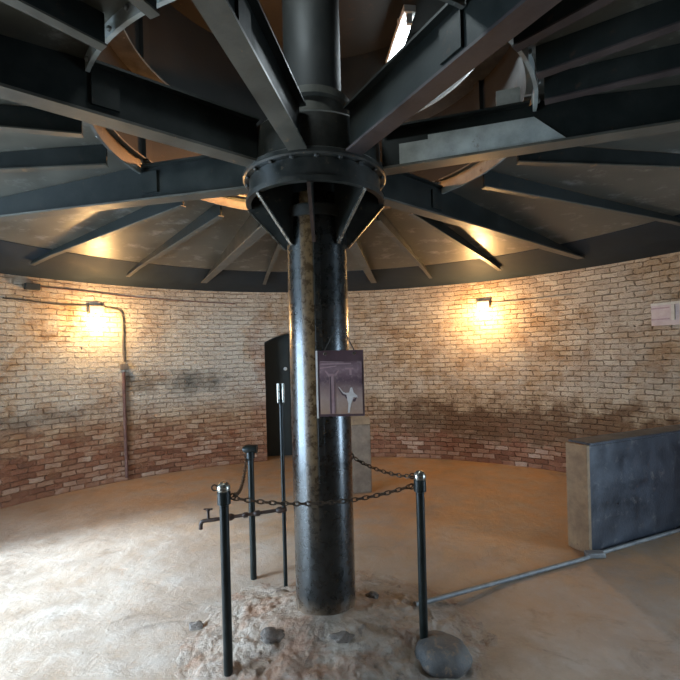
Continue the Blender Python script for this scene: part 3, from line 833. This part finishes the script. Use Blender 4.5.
wall_run('drop_pipe', 'rusty vertical pipe on the left wall running down to the floor', [(123, 372), (123.7, 400), (125, 440), (126.3, 477)], 0.022, 'pipe_rust', 'pipe', 0.032, 0)
wall_run('wall_conduit', 'thin pale conduit running right from the right wall lamp', [(494, 303), (520, 301), (550, 297), (575, 294)], 0.010, 'lampbox', 'conduit', 0.022)
wall_run('wall_cable', 'thin brown cable high on the left wall just under the ceiling', [(40, 287), (80, 291), (120, 296), (160, 299), (235, 304)], 0.006, 'pipe_rust', 'cable', 0.012)
def wall_box(name, lab, x, y, w, h, d, mat, cat):
    az, z = px_wall(x, y)
    bm = BM(); box(bm, -w / 2, w / 2, -d - 0.004, -0.004, -h / 2, h / 2, 0.006)
    o = link(name, bm, mat, None, False, wallpt(az, z)); o.rotation_euler = (0, 0, -rad(az))
    return tag(o, lab, cat)
wall_box('junction_box', 'small grey junction box on the left wall at the conduit end', 123.5, 367, 0.09, 0.085, 0.06, 'pipe', 'box')
wall_box('vent_block', 'small dark box fixed high on the left wall near the edge', 31, 287, 0.15, 0.075, 0.07, 'box', 'box')
# plaque at right edge
az, z = px_wall(674, 313)
t = thing('wall_plaque', 'pale pinkish panel fixed on the right brick wall at the photo edge', 'panel', wallpt(az, z - 0.13), -rad(az))
M['plaque'] = paint('plaque_pink', (0.42, 0.30, 0.26), (0.52, 0.40, 0.35), (0.5, 0.7), 0, 10)
M['plaque2'] = paint('plaque_trim', (0.42, 0.36, 0.28), (0.55, 0.48, 0.38), (0.5, 0.7), 0, 10)
bm = BM(); box(bm, -0.20, 0.24, -0.055, -0.02, 0, 0.255, 0.004); link('board', bm, 'plaque', t)
bm = BM(); box(bm, -0.20, 0.24, -0.062, -0.056, 0.225, 0.252, 0.002); link('top_rail', bm, 'plaque2', t)
for zz in (0.185, 0.062):
    bm = BM(); box(bm, -0.20, -0.02, -0.060, -0.056, zz, zz + 0.015); link('batten', bm, 'sign_mauve', t)
bm = BM(); box(bm, 0.0, 0.035, -0.068, -0.056, 0.05, 0.22, 0.003); link('upright', bm, 'plaque2', t)

# ------------------------------------------------------------------ lamps up in the drum
p0, p1 = Vector((0.555, 3.12, 3.98)), Vector((0.495, 3.64, 3.98))
d = (p1 - p0).normalized(); ln = (p1 - p0).length
t = thing('tube_lamp', 'bright white tube lamp high inside the dark drum above the beams', 'lamp', (*p0.xy, 3.98), math.atan2(d.y, d.x))
bm = BM(); box(bm, -0.03, ln + 0.03, -0.045, 0.045, 0.05, 0.10, 0.006); link('housing', bm, 'white_paint', t)
bm = BM(); box(bm, ln / 2 - 0.012, ln / 2 + 0.012, -0.012, 0.012, 0.101, 0.219); link('hanger', bm, 'white_paint', t)
bm = BM(); tube(bm, [(0, 0, 0), (0.02, 0, 0), (0.06, 0, 0), (ln / 2, 0, 0), (ln - 0.06, 0, 0), (ln - 0.02, 0, 0), (ln, 0, 0)], [0.010, 0.017, 0.024, 0.027, 0.024, 0.017, 0.010], 14); o = link('tube', bm, 'tube_cool', t, True); o['label'] = 'glowing white tube'
for x in (0.0, ln):
    bm = BM(); box(bm, x - 0.012, x + 0.012, -0.02, 0.02, -0.02, 0.05); link('end_clip', bm, 'white_paint', t)
ld = bpy.data.lights.new('tube_light', 'AREA'); ld.shape = 'RECTANGLE'; ld.size = ln; ld.size_y = 0.06; ld.energy = 7; ld.color = (0.82, 0.94, 1.0)
lo = bpy.data.objects.new('tube_light', ld); COL.objects.link(lo); lo.location = (p0 + p1) / 2 - Vector((0, 0, 0.045)); lo.rotation_euler = (0, 0, math.atan2(d.y, d.x))
t = thing('tube_lamp', 'added, unseen white tube lamp on the drum top nearest the camera, above the photo edge', 'lamp', (-0.75, 1.95, 3.98), 0)
bm = BM(); box(bm, -0.03, 0.53, -0.045, 0.045, 0.05, 0.10, 0.006); link('housing', bm, 'white_paint', t)  # unseen second tube, added to light beam and ring faces from the near side
bm = BM(); box(bm, 0.238, 0.262, -0.012, 0.012, 0.101, 0.219); link('hanger', bm, 'white_paint', t)
bm = BM(); tube(bm, [(0, 0, 0), (0.02, 0, 0), (0.06, 0, 0), (0.25, 0, 0), (0.44, 0, 0), (0.48, 0, 0), (0.5, 0, 0)], [0.010, 0.017, 0.024, 0.027, 0.024, 0.017, 0.010], 14); link('tube', bm, 'tube_cool', t, True)
for x in (0.0, 0.5):
    bm = BM(); box(bm, x - 0.012, x + 0.012, -0.02, 0.02, -0.02, 0.05); link('end_clip', bm, 'white_paint', t)
ld = bpy.data.lights.new('tube_light', 'AREA'); ld.shape = 'RECTANGLE'; ld.size = 0.5; ld.size_y = 0.06; ld.energy = 10; ld.color = (0.82, 0.96, 1.0)
lo = bpy.data.objects.new('tube_light', ld); COL.objects.link(lo); lo.location = (-0.5, 1.95, 3.935)
# assumed warm bulb, added for the orange glow in the drum, on the hub's far side, hidden from the photo by hub
t = thing('assumed_warm_lamp', 'assumed, unseen small warm bulb lamp behind the hub, added for the orange glow in the drum', 'lamp', (CX + 0.95 * math.sin(rad(-27)), CY + 0.95 * math.cos(rad(-27)), 2.891))
bm = BM(); lathe(bm, [(0.05, 0.0), (0.05, 0.03), (0.03, 0.04)], 20); link('base', bm, 'lampbox', t, True)
bm = BM(); lathe(bm, [(0.015, 0.041), (0.032, 0.07), (0.03, 0.095), (0.001, 0.115)], 16); link('bulb', bm, 'bulb_warm', t, True)
ld = bpy.data.lights.new('assumed_warm_light', 'POINT'); ld.energy = 24; ld.color = (1.0, 0.40, 0.12); ld.shadow_soft_size = 0.04  # added orange light on the drum wall, from the assumed bulb
lo = bpy.data.objects.new('assumed_warm_light', ld); COL.objects.link(lo); lo.location = (CX + 0.97 * math.sin(rad(-29)), CY + 0.97 * math.cos(rad(-29)), 3.12)

# ------------------------------------------------------------------ daylight
w = bpy.data.worlds.new('sky'); S.world = w; w.use_nodes = True
bg = w.node_tree.nodes['Background']
bg.inputs[0].default_value = (0.54, 0.76, 1.0, 1); bg.inputs[1].default_value = 16.0
def portal(az, wdt, h):
    ld = bpy.data.lights.new('assumed_door_portal', 'AREA'); ld.shape = 'RECTANGLE'; ld.size = wdt; ld.size_y = h
    ld.cycles.is_portal = True
    lo = bpy.data.objects.new('assumed_door_portal', ld); COL.objects.link(lo)
    lo.location = pol(az, R + WT + 0.02, h / 2)
    dirn = Vector((CX, CY, h / 2)) - lo.location
    lo.rotation_euler = dirn.to_track_quat('-Z', 'Y').to_euler()
portal(-104, 3.1, 2.35); portal(102, 1.1, 2.05)  # sky light through both assumed, unseen openings
ld = bpy.data.lights.new('sun', 'SUN'); ld.energy = 17.0; ld.angle = math.radians(16); ld.color = (0.60, 0.80, 1.0)
lo = bpy.data.objects.new('sun', ld); COL.objects.link(lo)
sd = Vector((0.874, 0.486, -0.56)).normalized()
lo.rotation_euler = sd.to_track_quat('-Z', 'Y').to_euler(); lo.location = (-9, -2, 8)

# ------------------------------------------------------------------ camera
cam = bpy.data.cameras.new('camera'); co = bpy.data.objects.new('camera', cam); COL.objects.link(co)
cam.sensor_width = 36; cam.sensor_fit = 'HORIZONTAL'; cam.lens = 437 / 680 * 36
cam.shift_y = 17 / 680
cam.clip_start = 0.02
co.matrix_world = Matrix.Translation((0, 0, 1.6)) @ Matrix.Rotation(PI / 2, 4, 'X') @ Matrix.Rotation(math.radians(-1.5), 4, 'Z')
S.camera = co

S.view_settings.view_transform = 'Standard'
S.view_settings.look = 'None'
S.view_settings.gamma = 1
S.view_settings.use_curve_mapping = False
S.view_settings.exposure = 0.6
